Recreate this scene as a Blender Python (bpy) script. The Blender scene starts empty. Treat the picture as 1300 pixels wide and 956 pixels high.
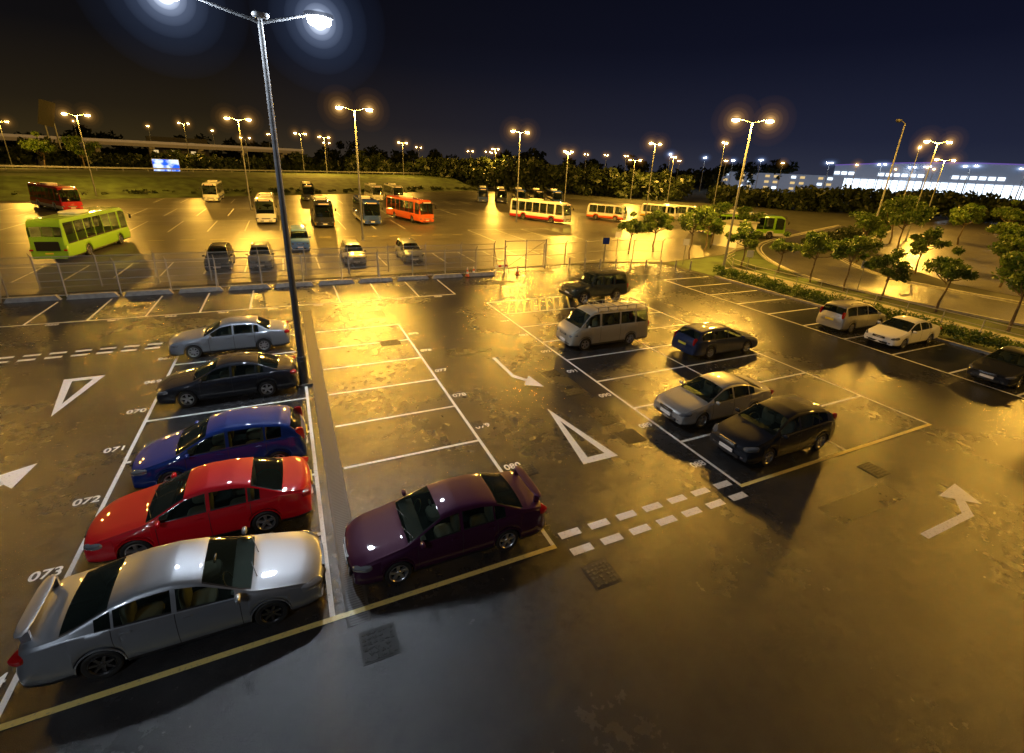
import bpy, bmesh, math, random
import numpy as np
from mathutils import Matrix, Vector
random.seed(7); rng=np.random.default_rng(7)
scene=bpy.context.scene
COL=scene.collection

# ------------------------------------------------------------------ materials
def newmat(name):
    m=bpy.data.materials.new(name); m.use_nodes=True
    nt=m.node_tree; nt.nodes.clear()
    out=nt.nodes.new('ShaderNodeOutputMaterial')
    return m,nt,out
def pmat(name,col,rough=.5,metal=0,coat=0,emis=None,estr=0,bump=0,bscale=40,var=0,vscale=3,spec=.5):
    m,nt,out=newmat(name)
    b=nt.nodes.new('ShaderNodeBsdfPrincipled')
    b.inputs['Base Color'].default_value=(*col,1); b.inputs['Roughness'].default_value=rough
    b.inputs['Metallic'].default_value=metal; b.inputs['Coat Weight'].default_value=coat
    b.inputs['Coat Roughness'].default_value=.035
    b.inputs['Specular IOR Level'].default_value=spec
    if emis: b.inputs['Emission Color'].default_value=(*emis,1); b.inputs['Emission Strength'].default_value=estr
    geo=nt.nodes.new('ShaderNodeNewGeometry')
    if var>0:
        n=nt.nodes.new('ShaderNodeTexNoise'); n.inputs['Scale'].default_value=vscale; n.inputs['Detail'].default_value=5
        nt.links.new(geo.outputs['Position'],n.inputs['Vector'])
        r=nt.nodes.new('ShaderNodeMapRange'); r.inputs[1].default_value=.3; r.inputs[2].default_value=.7
        r.inputs[3].default_value=1-var; r.inputs[4].default_value=1+var
        nt.links.new(n.outputs[0],r.inputs[0])
        mx=nt.nodes.new('ShaderNodeVectorMath'); mx.operation='SCALE'; mx.inputs[0].default_value=col
        nt.links.new(r.outputs[0],mx.inputs['Scale']); nt.links.new(mx.outputs[0],b.inputs['Base Color'])
    if bump>0:
        n=nt.nodes.new('ShaderNodeTexNoise'); n.inputs['Scale'].default_value=bscale; n.inputs['Detail'].default_value=3
        nt.links.new(geo.outputs['Position'],n.inputs['Vector'])
        bp=nt.nodes.new('ShaderNodeBump'); bp.inputs['Strength'].default_value=bump; bp.inputs['Distance'].default_value=.02
        nt.links.new(n.outputs[0],bp.inputs['Height']); nt.links.new(bp.outputs[0],b.inputs['Normal'])
    nt.links.new(b.outputs[0],out.inputs[0])
    return m
def emat(name,col,s):
    m,nt,out=newmat(name); e=nt.nodes.new('ShaderNodeEmission')
    e.inputs[0].default_value=(*col,1); e.inputs[1].default_value=s; nt.links.new(e.outputs[0],out.inputs[0]); return m
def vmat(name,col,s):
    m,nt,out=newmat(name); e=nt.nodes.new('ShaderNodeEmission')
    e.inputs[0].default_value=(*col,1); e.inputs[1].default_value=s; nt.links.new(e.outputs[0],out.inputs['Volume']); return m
def asphalt(name,c0,c1,r0,r1,wetscale=.35,bump=.5,thr=(.2,.8),contrast=.14,bdet=2):
    m,nt,out=newmat(name); N=nt.nodes.new; Lk=nt.links.new
    b=N('ShaderNodeBsdfPrincipled'); geo=N('ShaderNodeNewGeometry')
    def noise(sc,det=6,dist=0,rough=.55):
        n=N('ShaderNodeTexNoise'); n.inputs['Scale'].default_value=sc; n.inputs['Detail'].default_value=det
        n.inputs['Distortion'].default_value=dist; n.inputs['Roughness'].default_value=rough
        Lk(geo.outputs['Position'],n.inputs['Vector']); return n
    def mr(src,a,bb,c,d,clamp=True):
        r=N('ShaderNodeMapRange'); r.inputs[1].default_value=a; r.inputs[2].default_value=bb; r.inputs[3].default_value=c; r.inputs[4].default_value=d
        Lk(src,r.inputs[0]); return r
    big=noise(wetscale,bdet,.2,.5); mid=noise(3.4,6,0,.6); fine=noise(85,3); blot=noise(.55,5,0,.55)
    mix=N('ShaderNodeMix'); mix.data_type='RGBA'; mix.inputs[6].default_value=(*c0,1); mix.inputs[7].default_value=(*c1,1)
    r=mr(mid.outputs[0],.25,.75,0,1); Lk(r.outputs[0],mix.inputs[0])
    sp=mr(fine.outputs[0],.3,.75,.4,1.8); mul=N('ShaderNodeVectorMath'); mul.operation='SCALE'; Lk(mix.outputs[2],mul.inputs[0]); Lk(sp.outputs[0],mul.inputs['Scale'])
    st=mr(blot.outputs[0],.2,.8,1-contrast*1.5,1+contrast*1.5); mul2=N('ShaderNodeVectorMath'); mul2.operation='SCALE'; Lk(mul.outputs[0],mul2.inputs[0]); Lk(st.outputs[0],mul2.inputs['Scale'])
    Lk(mul2.outputs[0],b.inputs['Base Color'])
    wet=mr(big.outputs[0],thr[0],thr[1],r1,r0)
    add=N('ShaderNodeMath'); add.operation='ADD'; m2=mr(mid.outputs[0],.2,.8,-.03,.03); Lk(wet.outputs[0],add.inputs[0]); Lk(m2.outputs[0],add.inputs[1]); add.use_clamp=True
    Lk(add.outputs[0],b.inputs['Roughness'])
    # gentle undulation plus aggregate grain
    und=N('ShaderNodeBump'); und.inputs['Distance'].default_value=.05; und.inputs['Strength'].default_value=.10; Lk(blot.outputs[0],und.inputs['Height'])
    bp=N('ShaderNodeBump'); bp.inputs['Distance'].default_value=.012; bp.inputs['Strength'].default_value=bump
    Lk(fine.outputs[0],bp.inputs['Height']); Lk(und.outputs[0],bp.inputs['Normal']); Lk(bp.outputs[0],b.inputs['Normal'])
    Lk(b.outputs[0],out.inputs[0]); return m
def paintmark(name,col):
    m,nt,out=newmat(name); N=nt.nodes.new; Lk=nt.links.new
    b=N('ShaderNodeBsdfPrincipled'); geo=N('ShaderNodeNewGeometry')
    n=N('ShaderNodeTexNoise'); n.inputs['Scale'].default_value=14; n.inputs['Detail'].default_value=9; n.inputs['Roughness'].default_value=.75
    Lk(geo.outputs['Position'],n.inputs['Vector'])
    r=N('ShaderNodeMapRange'); r.inputs[1].default_value=.30; r.inputs[2].default_value=.46; Lk(n.outputs[0],r.inputs[0])
    mix=N('ShaderNodeMix'); mix.data_type='RGBA'; mix.inputs[6].default_value=(.2,.2,.19,1); mix.inputs[7].default_value=(*col,1)
    Lk(r.outputs[0],mix.inputs[0]); Lk(mix.outputs[2],b.inputs['Base Color']); b.inputs['Roughness'].default_value=.4
    Lk(b.outputs[0],out.inputs[0]); return m
def glassmat():
    m,nt,out=newmat('car_glass'); N=nt.nodes.new; Lk=nt.links.new
    t=N('ShaderNodeBsdfTransparent'); t.inputs[0].default_value=(.62,.72,.66,1)
    b=N('ShaderNodeBsdfPrincipled'); b.inputs['Base Color'].default_value=(.012,.018,.016,1); b.inputs['Roughness'].default_value=.05; b.inputs['IOR'].default_value=1.6
    mx=N('ShaderNodeMixShader'); lw=N('ShaderNodeLayerWeight'); lw.inputs[0].default_value=.35
    r=N('ShaderNodeMapRange'); r.inputs[3].default_value=.22; r.inputs[4].default_value=1; Lk(lw.outputs['Facing'],r.inputs[0])
    Lk(r.outputs[0],mx.inputs[0]); Lk(t.outputs[0],mx.inputs[1]); Lk(b.outputs[0],mx.inputs[2]); Lk(mx.outputs[0],out.inputs[0]); return m
def leafmat(name,c1,c2):
    m,nt,out=newmat(name); N=nt.nodes.new; Lk=nt.links.new
    b=N('ShaderNodeBsdfPrincipled'); geo=N('ShaderNodeNewGeometry'); n=N('ShaderNodeTexNoise'); n.inputs['Scale'].default_value=1.3; n.inputs['Detail'].default_value=4
    Lk(geo.outputs['Position'],n.inputs['Vector'])
    mix=N('ShaderNodeMix'); mix.data_type='RGBA'; mix.inputs[6].default_value=(*c1,1); mix.inputs[7].default_value=(*c2,1)
    r=N('ShaderNodeMapRange'); r.inputs[1].default_value=.35; r.inputs[2].default_value=.65; Lk(n.outputs[0],r.inputs[0]); Lk(r.outputs[0],mix.inputs[0])
    Lk(mix.outputs[2],b.inputs['Base Color']); b.inputs['Roughness'].default_value=.45
    tr=N('ShaderNodeBsdfTranslucent'); Lk(mix.outputs[2],tr.inputs[0]); ms=N('ShaderNodeMixShader'); ms.inputs[0].default_value=.3
    Lk(b.outputs[0],ms.inputs[1]); Lk(tr.outputs[0],ms.inputs[2]); Lk(ms.outputs[0],out.inputs[0]); return m

SOD=(1.0,.51,.06); WHT=(.72,.85,1.0)
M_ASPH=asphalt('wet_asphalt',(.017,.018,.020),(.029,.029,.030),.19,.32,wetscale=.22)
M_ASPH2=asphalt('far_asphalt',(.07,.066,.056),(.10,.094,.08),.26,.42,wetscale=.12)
M_ROAD=asphalt('road_asphalt',(.055,.055,.052),(.085,.082,.075),.3,.45)
M_DIRT=pmat('ground_soil',(.03,.032,.02),.9,var=.4,vscale=.3)
M_GRASS=pmat('grass',(.045,.07,.018),.9,var=.55,vscale=.5,bump=.8,bscale=6)
M_MARK=paintmark('white_road_paint',(.72,.72,.70))
M_YMARK=paintmark('yellow_paint_and_lamp_tint',(.72,.60,.20))  # yellow paint on hatching, amber lamplight tint on the front bay lines
M_CONC=pmat('concrete',(.32,.31,.29),.7,var=.25,vscale=4,bump=.2)
M_CONCD=pmat('worn_concrete',(.05,.049,.047),.6,var=.3,vscale=4,bump=.2)
M_PAVE=pmat('pavement',(.2,.19,.17),.6,var=.3,vscale=3,bump=.2)
M_STEEL=pmat('galvanised_steel',(.24,.25,.26),.5,.5,var=.15,vscale=5)
M_POLE=pmat('pole_paint',(.06,.063,.067),.65,0,var=.2,vscale=5,spec=.3)
M_BLK=pmat('black_rubber',(.012,.012,.012),.6)
M_TRIM=pmat('black_trim',(.015,.015,.016),.35)
M_UNDER=pmat('underbody',(.006,.006,.006),.9)
M_SEAT=pmat('seat_fabric',(.22,.20,.16),.9)
M_RIM=pmat('alloy',(.45,.45,.47),.3,.85)
M_RIMD=pmat('dark_alloy',(.06,.06,.065),.3,.8)
M_CHR=pmat('chrome',(.8,.8,.8),.08,1)
M_HEAD=pmat('headlight_lens',(.22,.23,.25),.08,.5,1)
M_TAIL=pmat('taillight_lens',(.35,.008,.008),.12,0,1)
M_PLW=pmat('plate_white',(.8,.8,.8),.4); M_PLY=pmat('plate_yellow',(.8,.6,.05),.4)
M_GLASS=glassmat()
M_BARK=pmat('bark',(.12,.09,.06),.9,var=.4,vscale=8)
M_LEAF=leafmat('leaf',(.045,.10,.018),(.12,.17,.03))
M_LEAFD=leafmat('leaf_dark',(.016,.03,.010),(.042,.055,.018))
M_SODE=emat('sodium_lens',(1,.66,.22),120); M_WHTE=emat('white_lens',(.80,.89,1),180)
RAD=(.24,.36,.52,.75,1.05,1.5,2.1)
def shells(n,c0,c1,k,p=2.6):  # nested emissive shells that build a glow around lamp heads, nothing scatters
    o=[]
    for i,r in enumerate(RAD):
        t=i/(len(RAD)-1); c=tuple(a+(b-a)*t for a,b in zip(c0,c1)); o.append((r,vmat('%s_glow_%s'%(n,'abcdefg'[i]),c,k*.016/r**p)))
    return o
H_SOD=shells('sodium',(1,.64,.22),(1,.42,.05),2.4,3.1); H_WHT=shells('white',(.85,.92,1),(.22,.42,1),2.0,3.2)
M_ORANGE=pmat('cone_orange',(.8,.13,.02),.5); M_WPLAS=pmat('white_plastic',(.75,.75,.72),.5); M_RPLAS=pmat('red_plastic',(.5,.02,.02),.5)

# ------------------------------------------------------------------ mesh builder
class MB:
    def __init__(s): s.v=[];s.f=[];s.m=[];s.mats=[]
    def mi(s,mat):
        if mat not in s.mats: s.mats.append(mat)
        return s.mats.index(mat)
    def add(s,vs,fs,mat):
        o=len(s.v); s.v+= [tuple(v) for v in vs]; k=s.mi(mat)
        for f in fs: s.f.append([i+o for i in f]); s.m.append(k)
    def box(s,c,d,mat,rz=0,ry=0,taper=1):
        vs=[]
        R=Matrix.Rotation(rz,3,'Z')@Matrix.Rotation(ry,3,'Y')
        for z in(-1,1):
            t=taper if z>0 else 1
            for x,y in((-1,-1),(1,-1),(1,1),(-1,1)):
                vs.append(Vector(c)+R@Vector((x*d[0]/2*t,y*d[1]/2*t,z*d[2]/2)))
        s.add(vs,[(0,3,2,1),(4,5,6,7),(0,1,5,4),(1,2,6,5),(2,3,7,6),(3,0,4,7)],mat)
    def rbox(s,c,d,mat,n=3.5,rz=0,seg=14,rings=8,ry=0):
        vs=[];fs=[];R=Matrix.Rotation(rz,3,'Z')@Matrix.Rotation(ry,3,'Y')
        sg=lambda a,p:math.copysign(abs(a)**p,a); e=2/n
        for i in range(rings+1):
            ph=-math.pi/2+math.pi*i/rings
            for j in range(seg):
                th=2*math.pi*j/seg
                vs.append(Vector(c)+R@Vector((d[0]/2*sg(math.cos(ph),e)*sg(math.cos(th),e),d[1]/2*sg(math.cos(ph),e)*sg(math.sin(th),e),d[2]/2*sg(math.sin(ph),e))))
        for i in range(rings):
            for j in range(seg):
                a=i*seg+j;b=i*seg+(j+1)%seg; fs.append((a,b,b+seg,a+seg))
        s.add(vs,fs,mat)
    def tube(s,p0,p1,r0,r1,mat,n=8,cap=True):
        p0=Vector(p0);p1=Vector(p1);d=(p1-p0).normalized(); a=d.orthogonal().normalized(); b=d.cross(a)
        vs=[p0+(a*math.cos(t)+b*math.sin(t))*r0 for t in [2*math.pi*i/n for i in range(n)]]+[p1+(a*math.cos(t)+b*math.sin(t))*r1 for t in [2*math.pi*i/n for i in range(n)]]
        fs=[(i,(i+1)%n,n+(i+1)%n,n+i) for i in range(n)]
        if cap: fs+= [tuple(range(n))[::-1],tuple(range(n,2*n))]
        s.add(vs,fs,mat)
    def lathe_y(s,c,prof,mat,n=28,side=1):
        vs=[];fs=[]
        for r,y in prof:
            for i in range(n):
                t=2*math.pi*i/n; vs.append((c[0]+r*math.cos(t),c[1]+y*side,c[2]+r*math.sin(t)))
        for k in range(len(prof)-1):
            for i in range(n):
                a=k*n+i;b=k*n+(i+1)%n; fs.append((a,b,b+n,a+n))
        s.add(vs,fs,mat)
    def poly(s,pts,z,mat): s.add([(x,y,z) for x,y in pts],[tuple(range(len(pts)))],mat)
    def rect(s,x0,y0,x1,y1,z,mat): s.poly([(x0,y0),(x1,y0),(x1,y1),(x0,y1)],z,mat)
    def line(s,a,b,w,z,mat):
        d=Vector((b[0]-a[0],b[1]-a[1])); n=Vector((-d.y,d.x)).normalized()*w/2
        s.poly([(a[0]+n.x,a[1]+n.y),(a[0]-n.x,a[1]-n.y),(b[0]-n.x,b[1]-n.y),(b[0]+n.x,b[1]+n.y)],z,mat)
    def mesh(s,name,smooth=True,ang=32,recalc=False):
        me=bpy.data.meshes.new(name); me.from_pydata(s.v,[],s.f)
        for m in s.mats: me.materials.append(m)
        me.polygons.foreach_set('material_index',s.m)
        if recalc:
            bm=bmesh.new(); bm.from_mesh(me); bmesh.ops.recalc_face_normals(bm,faces=bm.faces); bm.to_mesh(me); bm.free()
        if smooth:
            me.polygons.foreach_set('use_smooth',[True]*len(me.polygons)); me.set_sharp_from_angle(angle=math.radians(ang))
        me.update(); return me
    def obj(s,name,loc=(0,0,0),rz=0,**k):
        o=bpy.data.objects.new(name,s.mesh(name,**k)); COL.objects.link(o); o.location=loc; o.rotation_euler[2]=rz; return o
def inst(name,me,loc,rz=0,sc=(1,1,1)):
    o=bpy.data.objects.new(name,me); COL.objects.link(o); o.location=loc; o.rotation_euler[2]=rz; o.scale=sc; return o

# ------------------------------------------------------------------ vehicles
def wheel(mb,c,R,side,w=.2,rim=None,ns=5):
    rim=rim or M_RIM; h=w/2; rr=R*.68
    mb.lathe_y(c,[(rr*.98,-h*.8),(R*.9,-h),(R*.98,-h*.85),(R,-h*.5),(R,h*.5),(R*.98,h*.85),(R*.9,h),(rr+.012,h*.95),(rr,h*.8)],M_BLK,30,side)
    mb.lathe_y(c,[(rr+.006,h*.93),(rr-.012,h*.98),(rr-.025,h*.8),(rr-.03,-.02)],rim,30,side)
    mb.lathe_y(c,[(0.001,-.0),(rr-.01,-.0)],M_UNDER,24,side)
    mb.lathe_y(c,[(.001,h*.85),(.045,h*.85),(.055,h*.7),(.055,0)],rim,14,side)
    for k in range(ns):
        t=2*math.pi*k/ns+.3
        for r0,r1,wd in((.04,rr-.02,.045),):
            ct,st=math.cos(t),math.sin(t)
            def P(r,o,y): return (c[0]+r*ct-o*st,c[1]+y*side,c[2]+r*st+o*ct)
            w0,w1=wd*.7,wd*.62*(1.3 if ns<7 else .8)
            mb.add([P(r0,-w0,h*.75),P(r0,w0,h*.75),P(r1,w1,h*.85),P(r1,-w1,h*.85),P(r0,-w0,h*.3),P(r0,w0,h*.3),P(r1,w1,h*.3),P(r1,-w1,h*.3)],
                   [(0,1,2,3),(0,4,5,1),(1,5,6,2),(3,2,6,7),(0,3,7,4)],rim)
def smoothprof(pts,win):
    xs=np.array([p[0] for p in pts]);zs=np.array([p[1] for p in pts])
    k=np.linspace(-win,win,9); wt=np.cos(k/win*math.pi/2*.9)
    def f(s):
        ww=min(win,s+1e-4,xs[-1]-s+1e-4)/win
        return float((np.interp(s+k*ww,xs,zs)*wt).sum()/wt.sum())
    return f
def vehicle(name,sp,paint,loc,rz,paint2=None,rim=None,interior=True,spoiler=False,ns=5,mesh_only=False):
    mb=MB(); L=sp['L'];W=sp['W']; top=smoothprof(sp['top'],sp.get('win',.09)); belt=smoothprof(sp['belt'],.2)
    zb0=sp['zb'];R=sp['R'];Ra=R+sp.get('gap',.05);xw=sp['xw'];tum=sp.get('tum',.42)
    st=set([0,.015,.04,.08,.14,.21,.3,L,L-.015,L-.04,L-.08,L-.14,L-.21,L-.3])
    for s in np.arange(.4,L-.35,sp.get('step',.14)): st.add(round(float(s),3))
    for x in xw:
        for k in range(0,13): st.add(x+Ra*math.cos(math.pi*k/12))
        st.add(x-Ra-.003);st.add(x+Ra+.003)
    for a,b in sp['win_s']+sp['win_t']:
        st.add(a);st.add(b)
    for s in sp.get('seams',[]): st.add(s-.007);st.add(s+.007)
    st=sorted(st); S=[st[0]]
    for s in st[1:]:
        if s-S[-1]>.0025: S.append(s)
    rf,wf=sp.get('rf',(.6,.86)); rr_,wr=sp.get('rr',(.45,.87))
    def hw(s):
        w=1
        if s<rf: w*=wf+(1-wf)*math.sqrt(max(0,1-(1-s/rf)**2))
        if L-s<rr_: w*=wr+(1-wr)*math.sqrt(max(0,1-(1-(L-s)/rr_)**2))
        return W*w
    tl=[0,.12,.3,.5,.68,.85,1]; yl=[.94,.975,.995,1.,.992,.975,.945]
    G=[.07,.3,.6,.85]; T=[.86,.6,.3,0]
    bowf=sp.get('bow',(.16,.10)); rings=[];H=[]
    for s in S:
        w=hw(s); zt=top(s); zs=min(belt(s),zt-.015); zb=zb0+(sp.get('up',.06)*max(0,1-min(s,L-s)/.4)**2)
        for x in xw:
            d=abs(s-x)
            if d<=Ra+1e-6: zb=max(zb,R+math.sqrt(max(0,Ra*Ra-d*d)))
        zb=min(zb,zs-.03)
        h=zt-zs; H.append(h); cr=min(.05,h*.35)
        yb=w*.945-.02; y1=yb-tum*h
        row=[(w*a,zb+(zs-zb)*t) for t,a in zip(tl,yl)]
        row.append((yb,zs+.012*min(1,h/.05)))
        row+=[(yb+(y1-yb)*g,zs+.012*min(1,h/.05)+(h-cr-.012)*g) for g in G]
        row.append((y1*.985 if h>.15 else y1*.97,zs+(h-cr)*.955)); row.append((y1*.945 if h>.15 else y1*.92,zs+(h-cr)*1.0))
        row+=[(y1*t,zs+h-cr*t*t*.9) for t in T]
        ring=[(0,zb+.01)]+row+[(-y,z) for y,z in row[-2::-1]]
        out=[]
        for y,z in ring:
            q=(L/2-s)/(L/2); b=bowf[0] if q>0 else bowf[1]
            out.append((L/2-s+math.copysign(b*(1-min(1,(y/W)**2))*q*q,q),y,z))
        rings.append(out)
    K=len(tl)+1+len(G)+2+len(T); Mn=len(rings[0])
    vs=[v for r in rings for v in r]; o=len(mb.v); mb.v+=vs
    mp,mg,mt,mu=mb.mi(paint),mb.mi(M_GLASS),mb.mi(M_TRIM),mb.mi(M_UNDER); mp2=mb.mi(paint2) if paint2 else mp
    nl=len(tl)
    for i in range(len(S)-1):
        sm=(S[i]+S[i+1])/2; hm=(H[i]+H[i+1])/2
        ws=any(a-1e-3<sm<b+1e-3 for a,b in sp['win_s']) and hm>.07; wt=any(a<sm<b for a,b in sp['win_t'])
        seam=any(abs(sm-q)<.007 for q in sp.get('seams',[])) and S[i+1]-S[i]<.02
        for j in range(Mn):
            j2=(j+1)%Mn
            mb.f.append([o+i*Mn+j,o+i*Mn+j2,o+(i+1)*Mn+j2,o+(i+1)*Mn+j])
            r=j if j<K else Mn-1-j
            seg=r-1
            k=mp
            if r==0: k=mu
            elif seg<nl-1:
                k=mp2 if seg<sp.get('p2rows',3) else mp
                if seg==0: k=mt if sp.get('sill',True) else k
                if seam and seg>=1: k=mt
            elif seg==nl: k=mt if (ws) else mp
            elif nl<seg<nl+len(G) and ws: k=mg
            elif seg>=nl+len(G)+2 and wt: k=mg
            elif seg==nl+len(G)+1 and wt: k=mt
            mb.m.append(k)
    for ri,s in((0,S[0]),(len(S)-1,S[-1])):
        r=rings[ri]; cx=np.mean([v[0] for v in r]);zc=np.mean([v[2] for v in r]); vi=len(mb.v); mb.v.append((float(r[K][0])*.5+cx*.5,0,float(zc)))
        for j in range(Mn): mb.f.append([o+ri*Mn+j,o+ri*Mn+(j+1)%Mn,vi]); mb.m.append(mp)
    for x in xw:
        for sd in(-1,1):
            wheel(mb,(L/2-x,sd*(W-.115 if R<.45 else W-.17),R),R,sd,w=.2 if R<.45 else .3,rim=rim,ns=ns)
            n=14; vs=[];fs=[]
            for k in range(n+1):
                t=math.pi*k/n
                for rad,yy in((Ra+.02,W*.985),(Ra+.018,W*1.008),(Ra-.006,W*1.006),(Ra-.006,W*.93)):
                    vs.append((L/2-x+rad*math.cos(t),sd*yy,R+rad*math.sin(t)))
            for k in range(n):
                for q in range(3): a=k*4+q; fs.append((a,a+1,a+5,a+4))
            mb.add(vs,fs,paint if not paint2 else paint2)
    mb.box((0,0,zb0+.14),(L-1.4,W*1.6,.2),M_UNDER)
    hz=sp.get('hz',.62)
    fx=L/2; bf=bowf[0];br=bowf[1]; car=R<.45
    for sd in(-1,1):
        if car: mb.rbox((fx-.17,sd*(W-.23),hz),(sp.get('hl',.5),.36,.15),M_HEAD,3,rz=-sd*.5,ry=.18)
        else: mb.rbox((fx-.06,sd*(W-.28),hz),(.2,.42,.2),M_HEAD,3.5)
        mb.rbox((-fx+sp.get('tx',.08),sd*(W-.2),sp.get('tz',hz+.18)),(.26 if car else .12,.34 if not sp.get('tv') else .13,.14 if not sp.get('tv') else .42),M_TAIL,3.5,rz=sd*.35 if not sp.get('tv') else 0)
        mx=sp.get('mx',1.42); mz=belt(mx)+.09
        if car:
            mb.rbox((fx-mx,sd*(W+.06),mz),(.11,.19,.12),paint,3)
            mb.tube((fx-mx,sd*(W-.08),mz-.06),(fx-mx,sd*(W+.02),mz-.03),.02,.02,M_TRIM,6)
        else:
            mb.rbox((fx+.12,sd*(W+.12),2.3),(.12,.18,.4),M_TRIM,3); mb.tube((fx-.2,sd*(W-.1),2.75),(fx+.12,sd*(W+.1),2.5),.02,.02,M_TRIM,6)
        for s in sp.get('handles',[]):
            mb.rbox((fx-s,sd*(W*.985+.006),belt(s)-.09),(.2,.03,.035),paint if car else M_TRIM,3,seg=8,rings=4)
    gw=sp.get('gw',.62)
    mb.box((fx+bf-.035,0,hz-.02),(.05,gw,.11),M_TRIM); mb.box((fx+bf-.006,0,hz+.0),(.012,gw*.94,.012),M_CHR); mb.box((fx+bf-.006,0,hz-.04),(.012,gw*.94,.01),M_CHR)
    mb.box((fx+bf-.05,0,zb0+.13),(.05,W*1.1,.1),M_TRIM)
    mb.box((fx+bf-.005,0,zb0+.24),(.03,.5,.11),M_PLW); mb.box((-fx-br-.0,0,sp.get('pz',hz+.1)),(.03,.5,.11),M_PLY)
    if not car:
        mb.box((fx+.05,0,Hb-.3),(.08,1.5,.22),M_TRIM); mb.box((fx+.095,0,Hb-.3),(.01,1.2,.14),M_DEST)
        mb.rbox((-.8,0,Hb+.08),(2.2,1.5,.22),M_WPLAS,5)
        mb.box((-fx-.035,0,1.25),(.03,1.5,.7),M_TRIM)
    if car:
        for sd in(-1,1): mb.rbox((fx+.02,sd*W*.64,zb0+.14),(.12,.14,.08),M_HEAD,2.4,seg=10,rings=6)
    if interior and car:
        x0=fx-sp['cowl']; bz=belt(2.0)
        mb.box((x0-.28,0,bz-.06),(.35,W*1.7,.14),M_TRIM)
        for sx in sp['seats']:
            for yy in((-.36,.36) ):
                mb.rbox((fx-sx,yy,bz-.28),(.5,.5,.2),M_SEAT,3.5); mb.rbox((fx-sx-.26,yy,bz-.02),(.16,.48,.56),M_SEAT,3.5); mb.rbox((fx-sx-.3,yy,bz+.3),(.1,.26,.15),M_SEAT,3)
        mb.box((fx-(sp['cowl']+sp['seats'][-1]+.4)/2,0,bz-.42),(sp['seats'][-1]+.9-sp['cowl'],W*1.6,.06),M_UNDER)
        c=Vector((x0-.52,-.36,bz+.02))
        for k in range(12):
            a=2*math.pi*k/12;b=2*math.pi*(k+1)/12
            f=lambda t:(c.x-.08*math.sin(t),c.y+.18*math.cos(t),c.z+.16*math.sin(t))
            mb.tube(f(a),f(b),.014,.014,M_TRIM,5,False)
        mb.rbox((x0-.75,0,top(sp['win_t'][0][1])-.1),(.05,.24,.07),M_TRIM,3)
    if car and sp.get('cowl'):
        for yy in(-.45,.2):
            s0=sp['cowl']+.05
            mb.tube((fx-s0+.04,yy,top(s0)+.01),(fx-s0-.12,yy+.5,top(s0+.1)+.01),.009,.007,M_TRIM,5)
    if spoiler:
        zz=top(L-.2)
        mb.rbox((-fx+.12,0,zz+.17),(.24,W*1.56,.045),paint,3)
        for sd in(-1,1): mb.box((-fx+.16,sd*W*.66,zz+.07),(.14,.05,.2),paint)
    for e in sp.get('extra',[]): e(mb,L,W,paint)
    if mesh_only: return mb.mesh(name,recalc=True)
    return mb.obj(name,loc,rz,recalc=True)
Hb=3.25; M_DEST=emat('destination_display',(1,.45,.08),1.2)

sedan=dict(L=4.6,W=.86,zb=.2,R=.31,xw=(.88,3.55),tum=.42,
  top=[(0,.60),(.04,.68),(.3,.78),(1.1,.93),(1.95,1.35),(2.35,1.42),(2.9,1.41),(3.3,1.34),(4.02,1.05),(4.45,1.0),(4.56,.93),(4.6,.7)],
  belt=[(0,.5),(.06,.58),(.3,.70),(1.1,.86),(2.5,.92),(3.9,.97),(4.45,.93),(4.6,.62)],
  win_s=[(1.42,2.36),(2.44,3.2),(3.24,3.5)],win_t=[(1.16,1.93),(3.32,3.98)],seams=[1.34,2.40,3.28],handles=[2.2,3.1],cowl=1.1,seats=[2.1,3.0],hz=.61,tz=.84,pz=.75)
def mod(base,**k): d=dict(base); d.update(k); return d
sedan_s=mod(sedan,L=4.75,hz=.63,top=[(0,.58),(.04,.68),(.3,.78),(1.15,.94),(2.05,1.36),(2.5,1.44),(3.0,1.42),(3.4,1.34),(4.15,1.08),(4.58,1.04),(4.7,.95),(4.75,.7)],
  belt=[(0,.5),(.06,.58),(.3,.7),(1.1,.88),(2.5,.95),(4.0,1.0),(4.6,.96),(4.75,.62)],xw=(.92,3.65),win_s=[(1.5,2.42),(2.5,3.35),(3.39,3.62)],win_t=[(1.22,2.0),(3.42,4.1)],seams=[1.42,2.46,3.4],handles=[2.27,3.2])
merc=mod(sedan,L=4.8,xw=(.85,3.7),top=[(0,.6),(.03,.74),(.2,.82),(1.3,.95),(2.0,1.36),(2.4,1.43),(3.1,1.42),(3.5,1.36),(4.0,1.04),(4.65,.98),(4.76,.9),(4.8,.65)],
  belt=[(0,.55),(.06,.62),(.3,.76),(1.2,.88),(2.5,.92),(4.0,.95),(4.65,.9),(4.8,.6)],win_s=[(1.6,2.46),(2.54,3.3),(3.34,3.55)],win_t=[(1.34,2.0),(3.52,3.98)],seams=[1.5,2.5,3.36],handles=[2.3,3.2],cowl=1.28,mx=1.6)
hatch=dict(L=4.2,W=.85,zb=.2,R=.31,xw=(.85,3.45),tum=.38,
  top=[(0,.6),(.04,.72),(.3,.84),(.95,1.0),(1.75,1.42),(2.2,1.52),(2.9,1.51),(3.6,1.42),(3.85,1.32),(4.1,1.02),(4.18,.9),(4.2,.65)],
  belt=[(0,.52),(.06,.6),(.3,.74),(1.0,.92),(2.5,.97),(3.7,1.03),(4.1,.95),(4.2,.6)],
  win_s=[(1.3,2.2),(2.28,3.15),(3.2,3.6)],win_t=[(1.02,1.75),(3.84,4.08)],seams=[1.22,2.24,3.2],handles=[2.05,3.0],cowl=.95,seats=[1.95,2.85],hz=.68,tz=.98,pz=.7,tv=True,mx=1.3,tx=.1)
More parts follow.
